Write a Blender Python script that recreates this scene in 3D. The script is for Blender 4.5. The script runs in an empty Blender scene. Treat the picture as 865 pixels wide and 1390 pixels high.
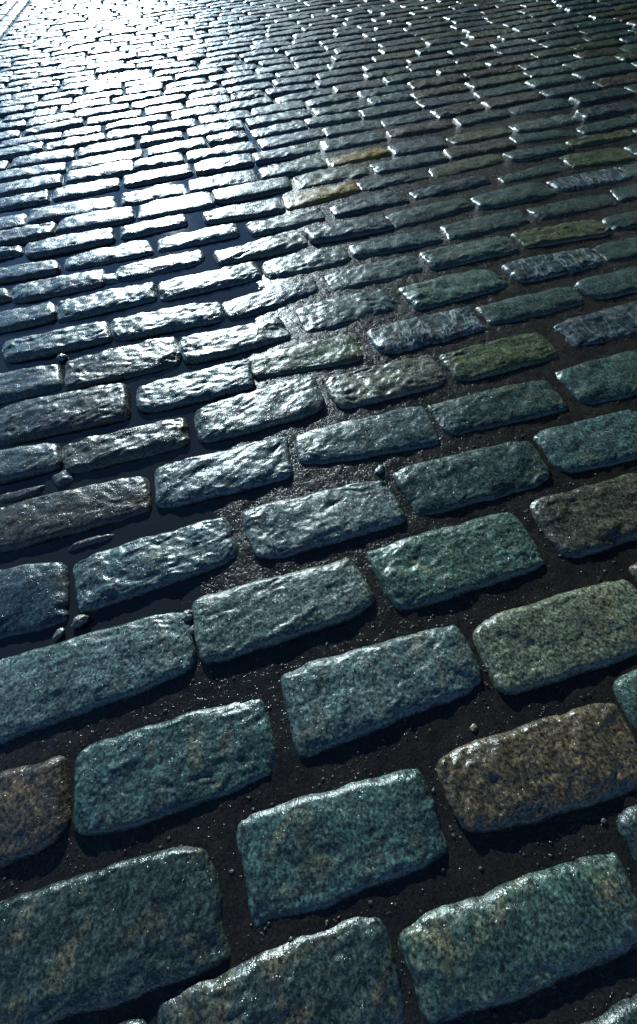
import bpy, math, random
import numpy as np

# ---------------------------------------------------------------- scene
scene = bpy.context.scene
col = scene.collection
RAD = math.radians
EYE = 0.70            # the camera stands 0.70 m above the cobbles

SURVEY = {   # row -> stones, each four top corners on the ground in millimetres (x, y)
 0: [
  [(38,-184),(316,-138),(320,-223),(58,-263)],
 ],
 1: [
  [(-496,-130),(-210,-87),(-167,-198),(-429,-239)],
  [(-159,-65),(90,-35),(109,-128),(-137,-178)],
  [(122,-21),(396,22),(392,-83),(143,-113)],
 ],
 2: [
  [(-578,4),(-426,25),(-399,-64),(-525,-104)],
  [(-399,36),(-128,79),(-108,-26),(-376,-76)],
  [(-89,109),(193,153),(217,58),(-68,-8)],
  [(222,150),(502,199),(521,89),(245,40)],
 ],
 3: [
  [(-632,165),(-260,231),(-239,125),(-593,40)],
  [(-243,242),(34,285),(72,190),(-213,133)],
  [(76,298),(357,351),(380,233),(113,180)],
  [(399,358),(634,399),(655,286),(425,239)],
 ],
 4: [
  [(-766,324),(-512,350),(-475,232),(-708,196)],
  [(-480,349),(-200,407),(-169,312),(-444,241)],
  [(-159,413),(124,450),(153,349),(-121,299)],
  [(158,469),(450,512),(466,400),(192,356)],
  [(475,523),(723,566),(735,446),(494,414)],
 ],
 5: [
  [(-706,483),(-378,537),(-355,438),(-667,376)],
  [(-346,548),(-67,595),(-61,480),(-330,442)],
  [(-37,597),(252,644),(263,523),(-31,505)],
  [(273,641),(554,682),(574,579),(301,544)],
  [(595,701),(818,744),(854,622),(619,588)],
 ],
 6: [
  [(-855,634),(-605,653),(-577,576),(-816,541)],
  [(-576,649),(-308,687),(-288,601),(-550,556)],
  [(-273,713),(6,775),(31,655),(-254,601)],
  [(42,764),(308,808),(335,699),(74,655)],
  [(344,802),(606,850),(621,750),(367,699)],
  [(655,876),(941,937),(967,813),(677,774)],
 ],
 7: [
  [(-781,790),(-473,828),(-443,709),(-729,664)],
  [(-430,813),(-151,871),(-141,762),(-408,716)],
  [(-147,879),(121,924),(147,815),(-132,792)],
  [(179,936),(465,990),(482,882),(202,820)],
  [(490,982),(768,1024),(773,942),(509,893)],
  [(785,1039),(1018,1081),(1018,986),(817,951)],
 ],
 8: [
  [(-892,909),(-675,935),(-641,841),(-850,800)],
  [(-639,940),(-358,1002),(-334,881),(-615,829)],
  [(-334,988),(-62,1025),(-39,936),(-312,877)],
  [(-13,1076),(251,1114),(280,1010),(19,942)],
  [(300,1109),(572,1161),(606,1056),(333,994)],
  [(624,1171),(904,1206),(909,1112),(652,1066)],
  [(924,1214),(1144,1248),(1158,1155),(934,1119)],
 ],
 9: [
  [(-854,1062),(-572,1108),(-545,1015),(-820,968)],
  [(-548,1110),(-241,1145),(-226,1052),(-525,1011)],
  [(-229,1143),(53,1213),(56,1126),(-200,1047)],
  [(88,1226),(375,1279),(384,1179),(111,1123)],
  [(404,1282),(672,1325),(700,1232),(422,1183)],
  [(716,1335),(993,1371),(1010,1269),(736,1246)],
  [(1023,1374),(1241,1400),(1252,1315),(1036,1287)],
 ],
 10: [
  [(-1024,1197),(-763,1236),(-731,1144),(-987,1102)],
  [(-746,1240),(-459,1286),(-439,1194),(-718,1134)],
  [(-432,1281),(-129,1336),(-118,1247),(-411,1185)],
  [(-105,1344),(165,1380),(182,1275),(-84,1228)],
  [(186,1375),(469,1420),(490,1332),(201,1294)],
  [(510,1436),(788,1499),(798,1390),(520,1335)],
  [(821,1491),(1108,1535),(1116,1442),(846,1400)],
  [(1142,1562),(1362,1591),(1372,1497),(1144,1457)],
 ],
 11: [
  [(-1168,1321),(-951,1349),(-920,1286),(-1136,1248)],
  [(-916,1355),(-638,1401),(-619,1307),(-894,1261)],
  [(-595,1414),(-313,1464),(-300,1376),(-582,1315)],
  [(-268,1430),(42,1512),(46,1396),(-240,1359)],
  [(45,1511),(325,1549),(350,1452),(77,1409)],
  [(342,1556),(647,1621),(656,1537),(358,1440)],
  [(663,1611),(933,1678),(956,1561),(685,1513)],
  [(970,1675),(1246,1728),(1256,1613),(986,1578)],
  [(1261,1724),(1482,1753),(1496,1659),(1264,1617)],
 ],
 12: [
  [(-1069,1475),(-823,1495),(-796,1415),(-1039,1392)],
  [(-793,1515),(-521,1573),(-488,1477),(-767,1427)],
  [(-472,1580),(-203,1611),(-190,1533),(-458,1485)],
  [(-157,1601),(113,1657),(123,1569),(-125,1519)],
  [(156,1658),(409,1724),(442,1630),(171,1574)],
  [(461,1717),(754,1772),(768,1702),(482,1638)],
  [(812,1750),(1059,1829),(1070,1741),(824,1688)],
  [(1094,1871),(1359,1894),(1346,1763),(1111,1758)],
 ],
 13: [
  [(-1215,1617),(-991,1631),(-975,1571),(-1183,1536)],
  [(-960,1642),(-668,1690),(-644,1592),(-933,1532)],
  [(-629,1687),(-399,1732),(-386,1659),(-605,1599)],
  [(-317,1724),(-32,1791),(-17,1676),(-301,1645)],
  [(-15,1799),(261,1841),(281,1763),(5,1677)],
  [(280,1838),(533,1878),(562,1810),(297,1755)],
  [(573,1906),(867,1967),(890,1877),(587,1796)],
  [(898,1958),(1158,1986),(1183,1914),(930,1858)],
  [(1178,2012),(1453,2056),(1470,1982),(1190,1936)],
 ],
 14: [
  [(983,2132),(1262,2139),(1253,2049),(998,2033)],
 ],
 15: [
  [(185,2098),(421,2157),(462,2071),(203,2015)],
 ],
}
SUN_EL, SUN_E, SUN_C, SKY_E, EXPO, ALB = 20.0, 5.0, (.82, .98, 1.0), .066, 1.05, .22

# how each surveyed stone looks: colour key, and its label
BG, BD, TL_, GG, GR, GN, DG, OL, TA, BR, DB, OC, SL, WS, PG = (
    'bluegrey', 'darkblue', 'teal', 'greygreen', 'grey', 'green', 'darkgreen', 'olive', 'tan',
    'brown', 'dimbrown', 'ochre', 'slate', 'whitestreak', 'palegrey')
PALETTE = {   # base colours of the granites
    'bluegrey': (.180, .235, .232), 'darkblue': (.085, .128, .150), 'teal': (.130, .195, .185),
    'greygreen': (.215, .250, .210), 'grey': (.190, .212, .205), 'green': (.165, .245, .185),
    'darkgreen': (.108, .160, .138), 'olive': (.185, .195, .105), 'tan': (.270, .252, .178),
    'brown': (.200, .135, .085), 'dimbrown': (.155, .130, .095), 'ochre': (.70, .36, .03),
    'deepbrown': (.125, .085, .058), 'darkenedgreen': (.058, .084, .078), 'slate': (.090, .120, .138), 'whitestreak': (.100, .135, .155), 'palegrey': (.260, .280, .285)}  # darkest green: a dark stone, with the foreground gloom put into its colour
WORDS = {'darkenedgreen': 'darkened green',
    'bluegrey': 'blue grey', 'darkblue': 'dark blue', 'teal': 'teal grey', 'greygreen': 'grey green',
    'grey': 'plain grey', 'green': 'green', 'darkgreen': 'dark green', 'olive': 'olive', 'tan': 'tan',
    'brown': 'rust brown', 'dimbrown': 'dull brown', 'ochre': 'ochre', 'slate': 'dark slate',
    'whitestreak': 'slate blue', 'palegrey': 'pale grey'}
LOOK = {
    0: [(DG, 'dark green cobblestone in the bottom right corner, below the big rust brown one')],
    1: [('darkenedgreen', 'very dark teal cobblestone with yellowish edge stain, low in the bottom left'),
        (TL_, 'broad dark teal grey cobblestone left of the big rust brown one'),
        (BR, 'big rust brown cobblestone at the lower right edge')],
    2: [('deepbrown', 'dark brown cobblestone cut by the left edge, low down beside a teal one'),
        (TL_, 'mottled dark teal cobblestone right of the brown one at the left edge'),
        (BG, 'coarse blue grey cobblestone directly above the broad dark teal one'),
        (TA, 'grey and tan speckled cobblestone at right, directly above the big rust brown one')],
    3: [(BG, 'longest blue grey cobblestone, reaching out of the left edge'),
        (GG, 'pale grey green cobblestone with knobbly top, right of the longest blue grey one'),
        (GN, 'brightest green cobblestone, flat topped and finely speckled'),
        (DB, 'dull grey brown cobblestone at the right edge, right of the brightest green one')],
    4: [(BD, 'dark blue cobblestone cut by the left edge beside loose gravel bits'),
        (BG, 'blue grey pitted cobblestone right of the dark blue one at the left edge'),
        (PG, 'pale blue grey glittering cobblestone above the knobbly grey green one'),
        (DG, 'smooth dark teal green cobblestone above the brightest green one'),
        (TL_, 'teal cobblestone at the right edge directly above the dull grey brown one')],
    5: [(DB, 'grey brown cobblestone with rusty stains cut by the left edge'),
        (PG, 'pale smooth shining cobblestone right of the rusty stained one'),
        (TL_, 'teal speckled cobblestone right of the pale smooth shining one'),
        (DG, 'very smooth dark teal cobblestone below the lumpy olive one'),
        (DG, 'dark green cobblestone at the right edge above the teal one there')],
    6: [(GR, 'small dark grey cobblestone cut by the left edge above the rusty stained one'),
        (DB, 'low brownish grey cobblestone with cracked right end, standing in shallow water'),
        (GG, 'grey green sparkling cobblestone with steep dark front, above the pale smooth one'),
        (TA, 'flat yellowish tan cobblestone beside the lumpy olive one'),
        (OL, 'lumpy olive cobblestone with domed top, right of the flat yellowish tan one'),
        (SL, 'dark slate cobblestone at the right edge with pale thin streaks')],
    7: [(DB, 'long greyish brown cobblestone with dark front, cut by the left edge'),
        (BG, 'low blue grey cobblestone in shallow water, left of the olive tinged narrow one'),
        (OL, 'narrow olive tinged cobblestone left of the white streaked slate one'),
        (WS, 'slate blue cobblestone with white diagonal streaks'),
        (DG, 'dark green cobblestone right of the slate one with white diagonal streaks'),
        (DG, 'dark green cobblestone at the right edge above the pale streaked slate one')],
    8: [(GR, 'short grey cobblestone at the left edge beside a round pebble'),
        (DB, 'brownish grey cobblestone right of the round pebble in the water'),
        (GG, 'grey cobblestone with olive right end beside an open pool of water'),
        (TL_, 'teal cobblestone with glittering left end above the narrow olive tinged one'),
        (GN, 'hollow topped green cobblestone above the slate one with white streaks'),
        (WS, 'dark slate cobblestone with a white patch on its right half'),
        (DG, 'dark green cobblestone right of the slate one with a white patch')],
    9: [(BG, 'blue grey wet cobblestone near the left edge with water all round'),
        (BG, 'rugged blue grey cobblestone second from left in the row of the white patched one'),
        (BD, 'low jagged dark blue cobblestone lying half in the pool of water'),
        (TL_, 'rounded dark teal cobblestone above and left of the hollow topped green one'),
        (GG, 'grey green lumpy cobblestone directly above the slate one with a white patch'),
        (OL, 'dark olive cobblestone behind the slate one with a white patch'),
        (DG, None)],
    10: [(GR, None), (BG, None), (PG, None), (GG, None), (TL_, None), (DG, None), (DG, None), (DG, None)],
    11: [(GR, None), (GR, None), (BG, None), (TA, None),
         (BD, 'dark blue cobblestone with shining left end, two rows below the ochre one'),
         (DG, None), (DG, None), (WS, None), (GG, None)],
    12: [(GR, None), (GR, None), (PG, None), (GG, None),
         (BD, 'dark blue cobblestone directly below and right of the ochre one'),
         (BD, None), (DG, None), (OL, None)],
    13: [(GR, None), (GR, None), (PG, None), (GG, None),
         (OC, 'ochre yellow cobblestone, the largest of that colour'),
         (DG, None), (OL, None), (DG, None), (OL, None)],
    14: [(DG, None)],
    15: [(OC, 'smaller golden brown cobblestone behind the largest ochre one')],
}

# ---------------------------------------------------------------- noise
def _hash(ix, iy, seed):
    h = (ix.astype(np.int64) * 374761393 + iy.astype(np.int64) * 668265263 + int(seed) * 1442695041) & 0xffffffff
    h = ((h ^ (h >> 13)) * 1274126177) & 0xffffffff
    h = ((h ^ (h >> 16)) * 2246822519) & 0xffffffff
    return (h ^ (h >> 15)) & 0xffffffff

def gnoise(x, y, seed):
    ix = np.floor(x); iy = np.floor(y)
    fx = x - ix; fy = y - iy
    def g(dx, dy):
        a = _hash(ix + dx, iy + dy, seed) * (2 * math.pi / 4294967296.0)
        return np.cos(a) * (fx - dx) + np.sin(a) * (fy - dy)
    sx = fx * fx * fx * (fx * (fx * 6 - 15) + 10); sy = fy * fy * fy * (fy * (fy * 6 - 15) + 10)
    a = g(0, 0); b = g(1, 0); c = g(0, 1); d = g(1, 1)
    a = a + (b - a) * sx; c = c + (d - c) * sx
    return (a + (c - a) * sy) * 1.5

def fbm(x, y, seed, octs=3, gain=.5):
    s = 0; amp = 1; tot = 0
    for k in range(octs):
        s = s + amp * gnoise(x * 2 ** k + 17.3 * k, y * 2 ** k - 9.1 * k, seed + 31 * k)
        tot += amp; amp *= gain
    return s / tot

# ---------------------------------------------------------------- mesh helpers
def make_mesh(name, V, F, attrs=None, mat=None, smooth=True):
    me = bpy.data.meshes.new(name)
    V = np.asarray(V, np.float32); F = np.asarray(F, np.int32)
    k = F.shape[1]
    me.vertices.add(len(V)); me.vertices.foreach_set('co', V.ravel())
    me.loops.add(F.size); me.loops.foreach_set('vertex_index', F.ravel())
    me.polygons.add(len(F)); me.polygons.foreach_set('loop_start', np.arange(len(F), dtype=np.int32) * k)
    if smooth:
        me.polygons.foreach_set('use_smooth', np.ones(len(F), bool))
    me.update(calc_edges=True)
    for an, (kind, data) in (attrs or {}).items():
        a = me.attributes.new(an, kind, 'POINT')
        a.data.foreach_set('color' if kind == 'FLOAT_COLOR' else 'value', np.asarray(data, np.float32).ravel())
    if mat: me.materials.append(mat)
    return me

def link(name, me, label=None, cat=None, group=None, kind=None, loc=(0, 0, 0)):
    o = bpy.data.objects.new(name, me); col.objects.link(o); o.location = loc
    if label: o['label'] = label
    if cat: o['category'] = cat
    if group: o['group'] = group
    if kind: o['kind'] = kind
    return o

def grid_faces(nx, ny):
    i = np.arange(nx - 1)[None, :] + np.arange(ny - 1)[:, None] * nx
    i = i.ravel()
    return np.stack([i, i + 1, i + 1 + nx, i + nx], 1)

BASE = -0.062   # how deep a stone reaches into its bed

def stone_mesh(quad, nu, nv, seed, rough=1.0, lift=0.0, slope=(0, 0), grow=.007, hewn=1.0):
    """vertices (world) and faces of one hewn granite sett whose top follows the four corners"""
    rs = np.random.RandomState(seed)
    Q = np.asarray(quad, float)
    mq = Q.mean(0); Q = mq + (Q - mq) * 1.0 + np.array([d / np.hypot(*d) for d in (Q - mq)]) * grow
    s = np.linspace(-1, 1, nu); s = np.sin(s * 1.32) / math.sin(1.32)
    t = np.linspace(-1, 1, nv); t = np.sin(t * 1.25) / math.sin(1.25)
    a, b = np.meshgrid(s, t)
    pc = 3.6 + 9 * rs.rand(4)
    p = ((1 - a) * (1 - b) * pc[0] + (1 + a) * (1 - b) * pc[1] + (1 - a) * (1 + b) * pc[2] + (1 + a) * (1 + b) * pc[3]) / 4
    m = np.maximum(np.abs(a), np.abs(b))
    q = (np.abs(a) ** p + np.abs(b) ** p) ** (1 / p)
    k = np.where(q > 1e-6, m / np.maximum(q, 1e-6), 1)
    k = 1 + (k - 1) * m ** 3
    A = a * k; B = b * k
    wa = (A + 1) / 2; wb = (B + 1) / 2      # wb: 0 = near edge, 1 = far edge
    TL, TR, BRc, BL = Q
    P = ((1 - wa) * wb)[..., None] * TL + (wa * wb)[..., None] * TR + (wa * (1 - wb))[..., None] * BRc + ((1 - wa) * (1 - wb))[..., None] * BL
    c = Q.mean(0)
    ux = (TR - TL + BRc - BL) / 2; L = np.hypot(*ux); ux = ux / L
    uy = np.array([-ux[1], ux[0]]); W = abs(((TL - BL + TR - BRc) / 2) @ uy)
    X = (P - c) @ ux; Y = (P - c) @ uy
    sd = seed * 7 + 3
    # uneven outline
    wob = m ** 2
    X2 = X + wob * (.0028 * gnoise(X / .055 + 5, Y / .055, sd) + .0011 * gnoise(X / .018, Y / .018 + 9, sd + 1))
    Y2 = Y + wob * (.0028 * gnoise(X / .060, Y / .060 + 7, sd + 2) + .0011 * gnoise(X / .020 + 3, Y / .020, sd + 3))
    # rounded, worn rim
    r = (.0085 + .005 * rs.rand()) * (1 + .5 * gnoise(X / .06, Y / .05, sd + 4))
    d = np.minimum((1 - np.abs(a)) * L / 2, (1 - np.abs(b)) * W / 2)
    e = np.clip(1 - d / r, 0, 1)
    z = -r * .92 * (1 - np.sqrt(np.maximum(1 - e * e, 0)))
    z -= (.0015 + .003 * rs.rand()) * (np.abs(a) ** 3 + np.abs(b) ** 3)
    d2 = np.clip(1 - d / .030, 0, 1)
    z -= .0030 * d2 * d2
    # chipped places on the rim
    for _ in range(rs.randint(0, 4)):
        if rs.rand() < .65: pa, pb = rs.uniform(-.9, .9), rs.choice([-1, 1])
        else: pa, pb = rs.choice([-1, 1]), rs.uniform(-.8, .8)
        g = np.exp(-(((X - pa * L / 2) / rs.uniform(.010, .030)) ** 2 + ((Y - pb * W / 2) / rs.uniform(.007, .014)) ** 2))
        z -= rs.uniform(.002, .006) * np.clip(g * 1.6 - .3 + .3 * gnoise(X / .012, Y / .012, sd + 40), 0, 1)
    # hewn top: undulation, cleft ridges, grain
    th = rs.uniform(-.5, .5); ct, st = math.cos(th), math.sin(th)
    xr = X * ct + Y * st; yr = -X * st + Y * ct
    str_ = rs.uniform(1.3, 2.6)
    wx = xr + .010 * gnoise(xr / .04, yr / .04, sd + 20); wy = yr + .010 * gnoise(xr / .04 + 4, yr / .04, sd + 21)
    h = .0046 * fbm(wx / (.060 * str_ * .7), wy / .052, sd + 5, 2)
    rid = 1 - 2 * np.abs(gnoise(wx / (.022 * str_), wy / .017, sd + 6))
    h += hewn * .0007 * rid * (.4 + np.clip(gnoise(X / .05, Y / .05, sd + 9) + .4, 0, 1))
    h += hewn * .0010 * fbm(wx / .017, wy / .014, sd + 7, 2)
    h += .0008 * fbm(X / .0075, Y / .0060, sd + 8, 2)
    z = z + rough * h * (1 - .35 * e) + lift + slope[0] * X + slope[1] * Y
    P2 = c + X2[..., None] * ux + Y2[..., None] * uy
    V = np.dstack([P2, z])
    # pad: wall down into the bed
    Vp = np.pad(V, ((2, 2), (2, 2), (0, 0)), mode='edge')
    out = np.zeros(Vp.shape[:2], int) + 0
    out[:2, :] = 1; out[-2:, :] = 1; out[:, :2] = 1; out[:, -2:] = 1
    ring0 = np.zeros(Vp.shape[:2], bool); ring0[0, :] = ring0[-1, :] = ring0[:, 0] = ring0[:, -1] = True
    cd = Vp[..., :2] - c
    cn = cd / np.maximum(np.hypot(cd[..., 0], cd[..., 1]), 1e-6)[..., None]
    mid = (out == 1) & ~ring0
    Vp[mid, :2] += cn[mid] * .0010; Vp[mid, 2] -= .011
    Vp[ring0, :2] += cn[ring0] * .0005; Vp[ring0, 2] = BASE
    ny, nx = Vp.shape[:2]
    return Vp.reshape(-1, 3), grid_faces(nx, ny), c

# ---------------------------------------------------------------- materials
def new_mat(name):
    m = bpy.data.materials.new(name); m.use_nodes = True
    nt = m.node_tree; nt.nodes.clear()
    out = nt.nodes.new('ShaderNodeOutputMaterial'); bs = nt.nodes.new('ShaderNodeBsdfPrincipled')
    nt.links.new(bs.outputs[0], out.inputs[0])
    return m, nt, bs

class NB:
    def __init__(s, nt): s.nt = nt
    def n(s, t, **kw):
        x = s.nt.nodes.new(t)
        for k, v in kw.items(): setattr(x, k, v)
        return x
    def l(s, a, b): s.nt.links.new(a, b)
    def noise(s, vec, scale, detail=2, rough=.5, dist=0):
        x = s.n('ShaderNodeTexNoise'); s.l(vec, x.inputs['Vector'])
        x.inputs['Scale'].default_value = scale; x.inputs['Detail'].default_value = detail
        x.inputs['Roughness'].default_value = rough; x.inputs['Distortion'].default_value = dist
        return x.outputs[0]
    def math(s, op, a, b=None, clamp=False):
        x = s.n('ShaderNodeMath', operation=op, use_clamp=clamp)
        for i, v in enumerate((a, b)):
            if v is None: continue
            if isinstance(v, (int, float)): x.inputs[i].default_value = v
            else: s.l(v, x.inputs[i])
        return x.outputs[0]
    def rng(s, v, a, b, c, d):
        x = s.n('ShaderNodeMapRange'); s.l(v, x.inputs[0])
        for i, k in enumerate((a, b, c, d)): x.inputs[i + 1].default_value = k
        return x.outputs[0]
    def mix(s, fac, a, b, mode='MIX'):
        x = s.n('ShaderNodeMix', data_type='RGBA', blend_type=mode)
        if isinstance(fac, (int, float)): x.inputs[0].default_value = fac
        else: s.l(fac, x.inputs[0])
        for i, v in ((6, a), (7, b)):
            if isinstance(v, tuple): x.inputs[i].default_value = (*v, 1)
            else: s.l(v, x.inputs[i])
        return x.outputs[2]
    def scale(s, c, f):
        x = s.n('ShaderNodeVectorMath', operation='SCALE'); s.l(c, x.inputs[0])
        if isinstance(f, (int, float)): x.inputs['Scale'].default_value = f
        else: s.l(f, x.inputs['Scale'])
        return x.outputs[0]
    def bump(s, h, strength, dist, normal=None):
        x = s.n('ShaderNodeBump'); x.inputs['Strength'].default_value = strength
        x.inputs['Distance'].default_value = dist; s.l(h, x.inputs['Height'])
        if normal is not None: s.l(normal, x.inputs['Normal'])
        return x.outputs[0]

def granite():
    m, nt, bs = new_mat('wet_granite'); B = NB(nt)
    at = B.n('ShaderNodeAttribute', attribute_name='tint'); ve = B.n('ShaderNodeAttribute', attribute_name='vein')
    geo = B.n('ShaderNodeNewGeometry')
    off = B.n('ShaderNodeCombineXYZ'); B.l(B.math('MULTIPLY', at.outputs['Alpha'], 37.0), off.inputs[2])
    add = B.n('ShaderNodeVectorMath', operation='ADD'); B.l(geo.outputs['Position'], add.inputs[0]); B.l(off.outputs[0], add.inputs[1])
    P = add.outputs[0]
    grain = B.noise(P, 230, 3, .7)
    vor = B.n('ShaderNodeTexVoronoi'); vor.inputs['Scale'].default_value = 270; B.l(P, vor.inputs['Vector'])
    sep = B.n('ShaderNodeSeparateColor'); B.l(vor.outputs['Color'], sep.inputs[0])
    f = B.math('MULTIPLY', B.rng(grain, .36, .66, .2, 2.0), B.rng(sep.outputs[0], 0, 1, .45, 1.6))
    f = B.math('MULTIPLY', f, B.rng(B.noise(P, 26, 3, .6), .3, .7, .72, 1.28))
    f = B.math('MULTIPLY', f, B.rng(B.noise(P, 95, 2, .6), .33, .67, .72, 1.25))
    c = B.scale(at.outputs['Color'], f)
    # warm iron stain in some patches, whitish veins where the rock has them
    st = B.rng(B.noise(P, 15, 4, .65, .6), .56, .76, 0, .40)
    c = B.mix(st, c, B.scale(B.mix(.5, at.outputs['Color'], (.24, .15, .05)), f))
    mp = B.n('ShaderNodeMapping'); mp.inputs['Rotation'].default_value = (0, 0, .9); mp.inputs['Scale'].default_value = (1, .28, 1); B.l(P, mp.inputs['Vector'])
    vn = B.noise(mp.outputs[0], 34, 3, .6, .4)
    vm = B.math('MULTIPLY', B.rng(B.math('ABSOLUTE', B.math('SUBTRACT', vn, .52)), .006, .030, 1, 0), ve.outputs['Fac'])
    c = B.mix(vm, c, (.20, .225, .235))
    B.l(c, bs.inputs['Base Color'])
    rg = B.rng(B.noise(P, 40, 3, .6), .3, .7, .18, .46)
    B.l(rg, bs.inputs['Roughness'])
    bs.inputs['IOR'].default_value = 1.45; bs.inputs['Specular IOR Level'].default_value = .32
    b1 = B.bump(B.noise(P, 100, 3, .65), 1.0, .0010)
    b2 = B.bump(B.noise(P, 330, 2, .6), 1.0, .0006, b1)
    B.l(b2, bs.inputs['Normal'])
    bs.inputs['Coat Weight'].default_value = 1.0
    bs.inputs['Coat Roughness'].default_value = .075
    bs.inputs['Coat IOR'].default_value = 1.36
    B.l(B.bump(B.noise(P, 160, 2, .6), 1.0, .0028, B.bump(B.noise(P, 75, 2, .6), 1.0, .0042)), bs.inputs['Coat Normal'])
    return m

def mud():
    m, nt, bs = new_mat('wet_mud'); B = NB(nt)
    P = B.n('ShaderNodeNewGeometry').outputs['Position']
    f = B.math('MULTIPLY', B.rng(B.noise(P, 260, 3, .7), .35, .65, .5, 1.6), B.rng(B.noise(P, 9, 3, .6), .3, .7, .7, 1.3))
    B.l(B.scale(B.mix(B.noise(P, 5, 2), (.010, .0076, .0052), (.006, .0063, .0058)), f), bs.inputs['Base Color'])
    B.l(B.rng(B.noise(P, 60, 3, .6), .3, .7, .18, .45), bs.inputs['Roughness'])
    bs.inputs['Specular IOR Level'].default_value = .14
    bs.inputs['Coat Weight'].default_value = .6; bs.inputs['Coat Roughness'].default_value = .13; bs.inputs['Coat IOR'].default_value = 1.33
    B.l(B.bump(B.noise(P, 190, 2, .6), 1.0, .0030, B.bump(B.noise(P, 60, 2, .6), 1.0, .0030)), bs.inputs['Coat Normal'])
    B.l(B.bump(B.noise(P, 280, 3, .65), 1.0, .0006, B.bump(B.noise(P, 60, 3, .6), 1.0, .0014)), bs.inputs['Normal'])
    return m

def pond():
    m, nt, bs = new_mat('puddle_water'); B = NB(nt)
    P = B.n('ShaderNodeNewGeometry').outputs['Position']
    bs.inputs['Base Color'].default_value = (.010, .012, .014, 1)
    bs.inputs['Roughness'].default_value = .03; bs.inputs['IOR'].default_value = 1.333
    B.l(B.bump(B.noise(P, 26, 2, .5), .12, .003), bs.inputs['Normal'])
    return m

def plain(name, c, rough=.5, bscale=120):
    m, nt, bs = new_mat(name); B = NB(nt)
    P = B.n('ShaderNodeNewGeometry').outputs['Position']
    x = B.n('ShaderNodeRGB'); x.outputs[0].default_value = (*c, 1)
    B.l(B.scale(x.outputs[0], B.rng(B.noise(P, bscale * 2, 3, .7), .35, .65, .5, 1.5)), bs.inputs['Base Color'])
    bs.inputs['Roughness'].default_value = rough
    B.l(B.bump(B.noise(P, bscale, 4, .6), .6, .003), bs.inputs['Normal'])
    return m

M_STONE = granite(); M_MUD = mud(); M_WATER = pond()

# ---------------------------------------------------------------- camera
F, PITCH, ROLL, W0, H0 = 553.0, .98650, -.11118, 865.0, 1390.0
cp, sp, cr, sr = math.cos(PITCH), math.sin(PITCH), math.cos(ROLL), math.sin(ROLL)
right = np.array([1, 0, 0.]); up = np.array([0, sp, cp]); fwd = np.array([0, cp, -sp])
cx_, cy_ = cr * right + sr * up, -sr * right + cr * up
cam = bpy.data.cameras.new('camera'); co = bpy.data.objects.new('camera', cam); col.objects.link(co)
from mathutils import Matrix
co.matrix_world = Matrix(((cx_[0], cy_[0], -fwd[0], 0), (cx_[1], cy_[1], -fwd[1], 0), (cx_[2], cy_[2], -fwd[2], EYE), (0, 0, 0, 1)))
cam.sensor_fit = 'VERTICAL'; cam.sensor_height = 36; cam.sensor_width = 24
cam.lens = 36 * F / H0; cam.shift_y = -45 / H0
cam.clip_start = .02; cam.clip_end = 2000
scene.camera = co

def frame(xy, z=0.0):
    """where a ground point shows, in units of the photograph (865 x 1390)"""
    xy = np.asarray(xy, float); Z = z - EYE
    d = xy[..., 1] * fwd[1] + Z * fwd[2]
    X = xy[..., 0] * cx_[0] + xy[..., 1] * cx_[1] + Z * cx_[2]
    Y = xy[..., 0] * cy_[0] + xy[..., 1] * cy_[1] + Z * cy_[2]
    ok = d > .02
    d = np.where(ok, d, 1)
    return np.where(ok, W0 / 2 + F * X / d, -1e5), np.where(ok, 650 - F * Y / d, 1e5)

def clipped_area(quad):
    x, y = frame(quad)
    P = list(zip(x, y))
    if min(x) < -5e4: return 0
    for ax, lim, sgn in ((0, 0, 1), (0, W0, -1), (1, 0, 1), (1, H0, -1)):
        N = []
        for i in range(len(P)):
            p, q = P[i - 1], P[i]
            ip, iq = sgn * (p[ax] - lim) >= 0, sgn * (q[ax] - lim) >= 0
            if ip != iq:
                t = (lim - p[ax]) / (q[ax] - p[ax])
                N.append((p[0] + t * (q[0] - p[0]), p[1] + t * (q[1] - p[1])))
            if iq: N.append(q)
        P = N
        if not P: return 0
    return abs(sum(P[i - 1][0] * P[i][1] - P[i][0] * P[i - 1][1] for i in range(len(P)))) / 2

# ---------------------------------------------------------------- lay out the rows
TH = RAD(9.8)
EX = np.array([math.cos(TH), math.sin(TH)]); EY = np.array([-math.sin(TH), math.cos(TH)])
PITCH_V = .2137 * EYE
def row_v(r):
    return EYE * (-.30156 + .21362 * r - (.012 if r < 2 else 0)) 
rng = random.Random(11)
U_EDGE = -1.98 * EYE            # the left end of the rows: the border of the roadway
stones = []                     # dicts: quad, row, tint key, label

def rect_quad(u, v, L, W, ang):
    a = TH + ang; e = np.array([math.cos(a), math.sin(a)]); n = np.array([-e[1], e[0]])
    c = u * EX + v * EY
    j = lambda: np.array([rng.gauss(0, .0035), rng.gauss(0, .0035)])
    return [c - e * L / 2 + n * W / 2 + j(), c + e * L / 2 + n * W / 2 + j(), c + e * L / 2 - n * W / 2 + j(), c - e * L / 2 - n * W / 2 + j()]

def pick(u, v):
    """a colour for a stone nobody surveyed: greyer to the left, greener and browner to the right"""
    k = (u / EYE - .35 * v / EYE)
    if k < -.7: w = {GR: 5, BG: 4, PG: 3, TL_: 2, GG: 2, DB: 1}
    elif k < .2: w = {BG: 4, TL_: 4, DG: 3, GG: 3, SL: 3, DB: 2, GR: 2, OL: 2}
    else: w = {DG: 6, OL: 4, TL_: 3, DB: 3, SL: 3, GN: 1, GG: 1, BR: 1}
    return rng.choices(list(w), list(w.values()))[0]

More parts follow.
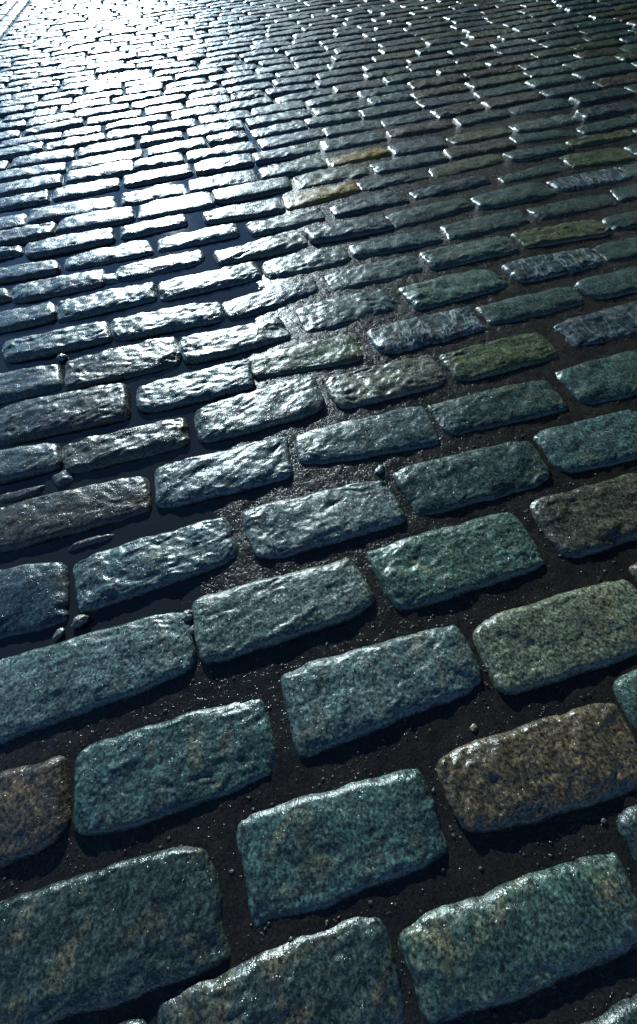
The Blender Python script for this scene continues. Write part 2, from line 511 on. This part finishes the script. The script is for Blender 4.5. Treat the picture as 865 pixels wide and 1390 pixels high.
GAP = .038 * EYE
for r in range(-2, 66):
    v = row_v(r)
    seeds = []
    if r in SURVEY:
        for q, (key, lab) in zip(SURVEY[r], LOOK[r]):
            q = [np.array(p) / 1000.0 for p in q]
            us = [p @ EX for p in q]
            seeds.append((min(us[0], us[3]) * .5 + .5 * (us[0] + us[3]) / 2, (us[1] + us[2]) / 2, q, key, lab))
        v = float(np.mean([np.mean([p @ EY for p in s[2]]) for s in seeds]))
    seeds.sort(key=lambda s: s[0])
    for s in seeds: stones.append(dict(row=r, u=(s[0] + s[1]) / 2, quad=s[2], key=s[3], label=s[4]))
    hi = (4.9 + .02 * r) * EYE if r > 10 else (3.2 + .12 * r) * EYE
    lo = max(U_EDGE, -(2.0 + .03 * r) * EYE)
    def one(a, b):
        u = (a + b) / 2; W = max(.135, min(.190, rng.gauss(.163, .010))) * EYE
        dv = rng.gauss(0, .006) * EYE; dv += .014 * EYE * math.sin(u * 2.1 + r * .13)
        stones.append(dict(row=r, u=u, quad=rect_quad(u, v + dv, b - a, W, rng.gauss(0, .022)), key=pick(u, v) if r > 0 else 'darkenedgreen', label=None))  # nearest rows coloured darker to stand in for the dim foreground
    def length():
        L = rng.gauss(.395, .034) if rng.random() > .1 else rng.uniform(.24, .31)
        return L * EYE
    def fill_right(x, end):
        while x < end:
            L = length(); one(x, x + L); x += L + GAP * rng.uniform(.55, 1.35)
    def fill_left(x, end):
        while x - .09 * EYE > end:
            L = min(length(), x - end) if x - end < .5 * EYE else length()
            one(x - L, x); x -= L + GAP * rng.uniform(.55, 1.35)
    if not seeds:
        x = rng.uniform(-.2, .2) * EYE
        fill_right(x, hi); fill_left(x - GAP, lo)
    else:
        fill_left(seeds[0][0] - GAP, lo); fill_right(seeds[-1][1] + GAP, hi)

for s in stones:
    s['area'] = clipped_area(s['quad'])
    s['c'] = np.mean(s['quad'], axis=0)
seen = sorted([s for s in stones if s['area'] > 6], key=lambda s: -s['area'])
single = {id(s) for s in seen[:300]}
print('stones', len(stones), 'in view', len(seen))

# ---------------------------------------------------------------- labels
ORD = ['first', 'second', 'third', 'fourth', 'fifth', 'sixth', 'seventh', 'eighth', 'ninth', 'tenth', 'eleventh', 'twelfth',
       'thirteenth', 'fourteenth', 'fifteenth', 'sixteenth', 'seventeenth', 'eighteenth', 'nineteenth', 'twentieth',
       'twenty-first', 'twenty-second', 'twenty-third', 'twenty-fourth', 'twenty-fifth', 'twenty-sixth']
rows = {}
for s in seen: rows.setdefault(s['row'], []).append(s)
for r, l in rows.items():
    l.sort(key=lambda s: s['u'])
    for i, s in enumerate(l):
        if s['label'] or id(s) not in single: continue
        if i == 0: where = 'at the left end'
        elif i == len(l) - 1: where = 'at the right end'
        elif i < len(l) - i - 1 or r > 26: where = ORD[i] + ' from left'
        else: where = ORD[len(l) - i - 1] + ' from right'
        if r < 0: rr = 'of the lowest row' if r == min(rows) else 'of the second lowest row'
        elif r == 0: rr = 'below the big rust brown row'
        elif r == 1: rr = 'in the row of the big rust brown one'
        elif r <= 5: rr = 'in the row of the ' + {2: 'coarse blue grey cobblestone', 3: 'brightest green one', 4: 'blue grey pitted one', 5: 'rusty stained one'}[r]
        elif r <= 9: rr = 'in the row of the ' + {6: 'lumpy olive one', 7: 'slate one with white diagonal streaks', 8: 'slate one with a white patch', 9: 'rugged blue grey one'}[r]
        elif r < 13: rr = ORD[12 - r] + ' row below the largest ochre one'
        elif r == 13: rr = 'in the row of the largest ochre one'
        else: rr = ORD[r - 14] + ' row behind the largest ochre one'
        s['label'] = '%s cobblestone %s, %s' % (WORDS[s['key']], where, rr)

# ---------------------------------------------------------------- build the stones
CALM = {'darkgreen': .75, 'teal': .9}
rest_V, rest_F, rest_T, rest_N, base_n = [], [], [], [], 0
for i, s in enumerate(stones):
    rs = random.Random(500 + i)
    a = s['area']; lone = id(s) in single
    dist = float(np.hypot(*s['c']))
    if lone:
        nu = int(min(124, max(40, 1.0 * math.sqrt(a)))); nv = int(min(66, max(20, nu * .5)))
    else:
        near = dist < 1.6
        nu, nv = (34, 18) if near else ((30, 15) if a > 0 else (14, 8))
    pc = np.array(PALETTE[s['key']]); pl = pc @ np.array([.3, .6, .1]); pc = np.maximum(pl + (pc - pl) * (1.1 if s['key'] in (BR, OC, OL, DB) else .95), .004)
    base = ALB * np.array([.84, 1.0, .95]) * pc * rs.uniform(.86, 1.14) * np.array([rs.uniform(.95, 1.05), 1, rs.uniform(.95, 1.05)])
    V, Fc, c = stone_mesh(s['quad'], nu, nv, 500 + i, CALM.get(s['key'], 1.0) * rs.uniform(.8, 1.3),
                          rs.gauss(0, .0016), (rs.gauss(0, .010), rs.gauss(0, .014)),
                          .0105 if s['row'] < 3 else .012, 1.35 + 1.0 * min(1, max(0, (s['row'] - 3) / 7)))
    T = np.tile(np.array([*base, rs.random()], np.float32), (len(V), 1))
    ve = {'whitestreak': .8, 'slate': .3}.get(s['key'], 0.0)
    N = np.full(len(V), ve, np.float32)
    if lone:
        org = np.array([c[0], c[1], BASE])
        me = make_mesh('cobblestone', V - org, Fc, {'tint': ('FLOAT_COLOR', T), 'vein': ('FLOAT', N)}, M_STONE)
        link('cobblestone', me, s['label'], 'cobblestone', 'cobblestones of the street', loc=tuple(org))
    else:
        rest_V.append(V); rest_F.append(Fc + base_n); rest_T.append(T); rest_N.append(N); base_n += len(V)
me = make_mesh('cobbled_paving', np.concatenate(rest_V), np.concatenate(rest_F),
               {'tint': ('FLOAT_COLOR', np.concatenate(rest_T)), 'vein': ('FLOAT', np.concatenate(rest_N))}, M_STONE)
link('cobbled_paving', me, 'far wet cobbles running on to the top of the street', 'cobbles', kind='stuff')

# ---------------------------------------------------------------- border of the roadway
kn = 0
for course in range(4):
    k0 = -2.04 * EYE - course * .150
    vv = -1.0 + .13 * (course % 2)
    while vv < 11:
        L = rng.uniform(.24, .34); W = rng.uniform(.118, .132)
        c = (k0 - W / 2) * EX + (vv + L / 2) * EY
        q = [c - EX * W / 2 + EY * L / 2, c + EX * W / 2 + EY * L / 2, c + EX * W / 2 - EY * L / 2, c - EX * W / 2 - EY * L / 2]
        vv += L + .022
        if clipped_area(q) <= 6: continue
        V, Fc, c = stone_mesh([q[3], q[0], q[1], q[2]], 26, 14, 9000 + kn, .9, rng.gauss(.001, .002), (rng.gauss(0, .012), rng.gauss(0, .02)))
        T = np.tile(np.array([.07, .078, .076, rng.random()], np.float32), (len(V), 1)); org = np.array([c[0], c[1], BASE])
        me = make_mesh('edging_sett', V - org, Fc, {'tint': ('FLOAT_COLOR', T), 'vein': ('FLOAT', np.zeros(len(V), np.float32))}, M_STONE)
        kn += 1
        link('edging_sett', me, 'pale sett laid lengthwise along the street border in the top left corner', 'edging sett', 'edging setts along the street border', loc=tuple(org))

# ---------------------------------------------------------------- bed, water, ground
def spread(lo, fa, fb, hi, step, grow=1.12):
    c = list(np.arange(fa, fb + step / 2, step))
    s = step
    while c[-1] < hi: s *= grow; c.append(c[-1] + s)
    s = step
    while c[0] > lo: s *= grow; c.insert(0, c[0] - s)
    return np.array(c)
gx = spread(-150, -.95, 1.05, 150, .006); gy = spread(-60, -.40, 1.25, 300, .006)
X, Y = np.meshgrid(gx, gy)
U = (X * EX[0] + Y * EX[1]) / EYE; Vv = (X * EY[0] + Y * EY[1]) / EYE
ub = -.42 + .33 * np.clip(Vv, -1, 8)
w = np.clip((U - ub) / .40 + .5, 0, 1); w = w * w * (3 - 2 * w)
lowv = np.clip((.45 - Vv) / .4, 0, 1)
w = np.maximum(w, lowv * .95)
near = np.clip(1.6 - np.hypot(X, Y) / 2.5, 0.25, 1)
Z = -.0190 + .0078 * w + .0014 * np.clip((Vv - .6) / 1.2, 0, 1) * w + .0020 * fbm(X / .07, Y / .07, 71, 3) + .0013 * fbm(X / .018, Y / .018, 72, 2) * near
me = make_mesh('ground', np.dstack([X, Y, Z]).reshape(-1, 3), grid_faces(len(gx), len(gy)), None, M_MUD)
link('ground', me, kind='structure')
WL = -.0150
me = make_mesh('puddle_water', [(-1.36, -.9, WL), (6, -.9, WL), (6, 14, WL), (-3.9, 14, WL)], [(0, 1, 2, 3)], None, M_WATER)
link('puddle_water', me, kind='structure')

# ---------------------------------------------------------------- loose bits in the joints
def lump(seed, sx, sy, sz, turn, nu=18, nv=12, sharp=.35):
    rs = np.random.RandomState(seed)
    a = np.linspace(0, 2 * math.pi, nu, endpoint=False); b = np.linspace(-1, 1, nv)
    A, Bv = np.meshgrid(a, b); rr = np.sqrt(np.maximum(1 - Bv ** 2, 0)) ** .7
    x = np.cos(A) * rr; y = np.sin(A) * rr; z = Bv.copy()
    k = 1 + sharp * gnoise(x * 1.6 + z * 1.1 + 5, y * 1.6 - z * .9, seed) + .12 * gnoise(x * 4, y * 4 + z * 3, seed + 1)
    x, y, z = x * k * sx, y * k * sy, z * k * sz
    ct, st = math.cos(turn), math.sin(turn)
    V = np.dstack([x * ct - y * st, x * st + y * ct, z + sz]).reshape(-1, 3)
    Fs = []
    for j in range(nv - 1):
        for i in range(nu):
            i2 = (i + 1) % nu
            Fs.append((j * nu + i, j * nu + i2, (j + 1) * nu + i2, (j + 1) * nu + i))
    return V, np.array(Fs)
BITS = [  # name, x, y, half sizes, turn, colour, label
    ('pebble', -.664, .960, .013, .011, .008, .2, (.10, .11, .12), 'round wet pebble lying in the water between two rows near the left edge', 'pebble'),
    ('gravel_piece', -.444, .226, .014, .010, .008, .5, (.09, .08, .07), 'chunky gravel piece right of the dark blue cobblestone, the biggest of three', 'gravel'),
    ('gravel_piece', -.478, .208, .011, .007, .005, 1.1, (.08, .08, .08), 'flat gravel piece nearest the long blue grey cobblestone, lowest of three', 'gravel'),
    ('gravel_piece', -.430, .262, .010, .010, .007, .1, (.09, .09, .09), 'small gravel piece beside the pitted cobblestone, uppermost of three', 'gravel'),
    ('stone_shard', -.455, .388, .048, .011, .006, .22, (.10, .085, .07), 'long dark stone shard in the joint below the rusty stained cobblestone', 'shard'),
    ('stone_shard', -.560, .546, .017, .015, .009, .5, (.11, .11, .11), 'angular grey shard above the rusty stained cobblestone', 'shard'),
    ('stone_shard', -.640, .521, .050, .013, .005, .15, (.08, .07, .06), 'flat brown shard lying along the joint at the left edge', 'shard'),
    ('pebble', .130, .475, .012, .008, .006, .9, (.10, .10, .09), 'small wet pebble left of the smooth dark teal green cobblestone', 'pebble'),
    ('gravel_piece', -.252, .214, .010, .009, .008, .3, (.12, .12, .12), 'grey gravel piece in the cross joint left of the knobbly cobblestone', 'gravel'),
    ('gravel_piece', -.243, .190, .008, .006, .006, 1.3, (.10, .10, .10), 'lower small gravel piece in the cross joint left of the knobbly cobblestone', 'gravel'),
    ('stone_shard', -.612, 1.346, .030, .026, .010, .2, (.16, .17, .18), 'broken stone shard filling a cross joint left of a shining cobblestone', 'shard'),
    ('pebble', .185, .006, .006, .005, .004, .4, (.10, .09, .06), 'tiny brownish pebble in the gap above the big rust brown cobblestone', 'pebble'),
    ('pebble', .402, .392, .007, .005, .004, .4, (.08, .08, .08), 'tiny dark pebble beside the dull grey brown cobblestone at the right', 'pebble'),
    ('fallen_leaf', .272, .585, .017, .007, .0012, 2.2, (.22, .13, .03), 'small yellowish brown leaf scrap between the teal and dark green cobblestones', 'leaf'),
]
for k, (nm, x, y, sx, sy, sz, turn, c, lab, cat) in enumerate(BITS):
    if nm == 'stone_shard':
        e1 = np.array([math.cos(turn), math.sin(turn)]); e2 = np.array([-e1[1], e1[0]]); r0 = random.Random(k)
        qq = [np.array([x, y]) + e1 * a_ * sx * r0.uniform(.6, 1.2) + e2 * b_ * sy * r0.uniform(.6, 1.3) for a_, b_ in ((-1, 1), (1, 1), (1, -1), (-1, -1))]
        V, Fc, cc = stone_mesh(qq, 36, 20, 700 + k, .8, -.0135 + sz, (.02, .05))
        T = np.tile(np.array([*(np.array(c) * .6), r0.random()], np.float32), (len(V), 1)); org = np.array([x, y, BASE])
        link(nm, make_mesh(nm, V - org, Fc, {'tint': ('FLOAT_COLOR', T), 'vein': ('FLOAT', np.zeros(len(V), np.float32))}, M_STONE), lab, cat, loc=tuple(org))
        continue
    V, Fc = lump(300 + k, sx, sy, sz, turn)
    me = make_mesh(nm, V, Fc, None, plain('wet_' + nm, c, .3, 160))
    link(nm, me, lab, cat, loc=(x, y, -.0165))

# grit: thousands of sand grains and small gravel washed into the joints
rs = np.random.RandomState(5)
ico_v = np.array([(0, 0, 1), (.894, 0, .447), (.276, .851, .447), (-.724, .526, .447), (-.724, -.526, .447), (.276, -.851, .447),
                  (.724, .526, -.447), (-.276, .851, -.447), (-.894, 0, -.447), (-.276, -.851, -.447), (.724, -.526, -.447), (0, 0, -1)])
ico_f = np.array([(0, 1, 2), (0, 2, 3), (0, 3, 4), (0, 4, 5), (0, 5, 1), (1, 6, 2), (2, 7, 3), (3, 8, 4), (4, 9, 5), (5, 10, 1),
                  (2, 6, 7), (3, 7, 8), (4, 8, 9), (5, 9, 10), (1, 10, 6), (6, 11, 7), (7, 11, 8), (8, 11, 9), (9, 11, 10), (10, 11, 6)])
N = 20000
gxs = rs.uniform(-.9, 1.0, N * 2); gys = rs.uniform(-.3, 1.2, N * 2)
clump = fbm(gxs / .05, gys / .05, 91, 2)
keep = rs.rand(N * 2) < np.clip(.35 + 1.6 * clump, .03, 1)
gxs, gys = gxs[keep][:N], gys[keep][:N]
def bed_z(x, y):
    u = (x * EX[0] + y * EX[1]) / EYE; v = (x * EY[0] + y * EY[1]) / EYE
    b = -.42 + .33 * np.clip(v, -1, 8)
    w = np.clip((u - b) / .40 + .5, 0, 1); w = w * w * (3 - 2 * w)
    w = np.maximum(w, np.clip((.45 - v) / .4, 0, 1) * .95)
    return -.0190 + .0078 * w + .0014 * np.clip((v - .6) / 1.2, 0, 1) * w + .0020 * fbm(x / .07, y / .07, 71, 3) + .0013 * fbm(x / .018, y / .018, 72, 2)
sz = .0009 + .0021 * rs.rand(len(gxs)) ** 5
gz = bed_z(gxs, gys) - sz * .05
GV = ico_v[None] * (sz[:, None] * (1 + .3 * rs.randn(len(gxs), 12)))[..., None] * np.array([1.15, .95, .75]) + np.stack([gxs, gys, gz], 1)[:, None, :]
GF = ico_f[None] + (np.arange(len(gxs)) * 12)[:, None, None]
me = make_mesh('grit', GV.reshape(-1, 3), GF.reshape(-1, 3), None, plain('wet_grit', (.034, .030, .024), .12, 300), smooth=False)
link('grit', me, 'dark wet grit and sand grains in the joints between cobbles', 'grit', kind='stuff')

# ---------------------------------------------------------------- light
AZ, EL = RAD(-14.5), RAD(SUN_EL)
sd = np.array([math.sin(AZ) * math.cos(EL), math.cos(AZ) * math.cos(EL), math.sin(EL)])
from mathutils import Vector
sun = bpy.data.lights.new('sun', 'SUN'); so = bpy.data.objects.new('sun', sun); col.objects.link(so)
sun.energy = SUN_E; sun.angle = RAD(.53); sun.color = SUN_C
so.rotation_euler = Vector(sd).to_track_quat('Z', 'Y').to_euler(); so.location = (0, 0, 5)
world = bpy.data.worlds.new('World'); scene.world = world; world.use_nodes = True
nt = world.node_tree; bg = nt.nodes['Background']
sky = nt.nodes.new('ShaderNodeTexSky'); sky.sky_type = 'NISHITA'; sky.sun_disc = False
sky.sun_elevation = EL; sky.sun_rotation = AZ % (2 * math.pi); sky.air_density = 1.0; sky.dust_density = 0.0; sky.ozone_density = 6.0
nt.links.new(sky.outputs[0], bg.inputs[0]); bg.inputs[1].default_value = SKY_E

vs = scene.view_settings
vs.view_transform = 'Standard'; vs.look = 'None'; vs.gamma = 1; vs.exposure = EXPO; vs.use_curve_mapping = False
scene.display_settings.display_device = 'sRGB'

# ---------------------------------------------------------------- unseen house front on the right, added so the wet cobbles mirror something dark
def boxm(bmv, bmf, u0, u1, v0, v1, z0, z1):
    n = len(bmv)
    for z in (z0, z1):
        for (u, v) in ((u0, v0), (u1, v0), (u1, v1), (u0, v1)):
            p = u * EX + v * EY; bmv.append((p[0], p[1], z))
    bmf.extend([(n, n + 3, n + 2, n + 1), (n + 4, n + 5, n + 6, n + 7), (n, n + 1, n + 5, n + 4), (n + 1, n + 2, n + 6, n + 5), (n + 2, n + 3, n + 7, n + 6), (n + 3, n, n + 4, n + 7)])
M_WALL = plain('dark_brick', (.055, .045, .038), .8, 8); M_PANE = plain('dark_glass', (.012, .014, .016), .12, 1); M_FRAME = plain('dark_paint', (.05, .05, .045), .5, 20)
U0, V0, V1, HT = 4.6, -2.0, 32.0, 8.6
house = bpy.data.objects.new('added_house_front', None); col.objects.link(house)
p = U0 * EX + V0 * EY; house.location = (p[0], p[1], -.03)
house['label'] = 'unseen dark brick house front, added along the right to darken cobble reflections'; house['category'] = 'house'
def part(name, V, Fc, mat, parent):
    org = np.array(house.location)
    o = link(name, make_mesh(name, np.array(V) - org, Fc, None, mat, False)); o.parent = parent
    return o
V, Fc = [], []; boxm(V, Fc, U0, U0 + 8, V0, V1, -.03, HT); wall = part('wall', V, Fc, M_WALL, house)
V, Fc = [], []; boxm(V, Fc, U0 - .35, U0 + 8, V0 - .2, V1 + .2, HT + .003, HT + .45); part('roof', V, Fc, M_FRAME, house)
for fl in range(2):
    for k in range(10):
        v = V0 + 1.6 + k * 3.2; z = 1.0 + fl * 3.3
        V, Fc = [], []
        for (a, b, c, d) in ((v, v + 1.3, z - .12, z), (v, v + 1.3, z + 1.8, z + 1.95), (v, v + .1, z, z + 1.8), (v + 1.2, v + 1.3, z, z + 1.8), (v + .61, v + .69, z, z + 1.8)):
            boxm(V, Fc, U0 - .06, U0 - .003, a, b, c, d)
        fr = part('window', V, Fc, M_FRAME, house)
        V, Fc = [], []; boxm(V, Fc, U0 - .025, U0 - .004, v + .1, v + 1.2, z, z + 1.8)
        part('pane', V, Fc, M_PANE, fr)

scene.cycles.use_denoising = True
scene.cycles.sample_clamp_direct = 5.0
scene.cycles.sample_clamp_indirect = .8
scene.cycles.caustics_reflective = False
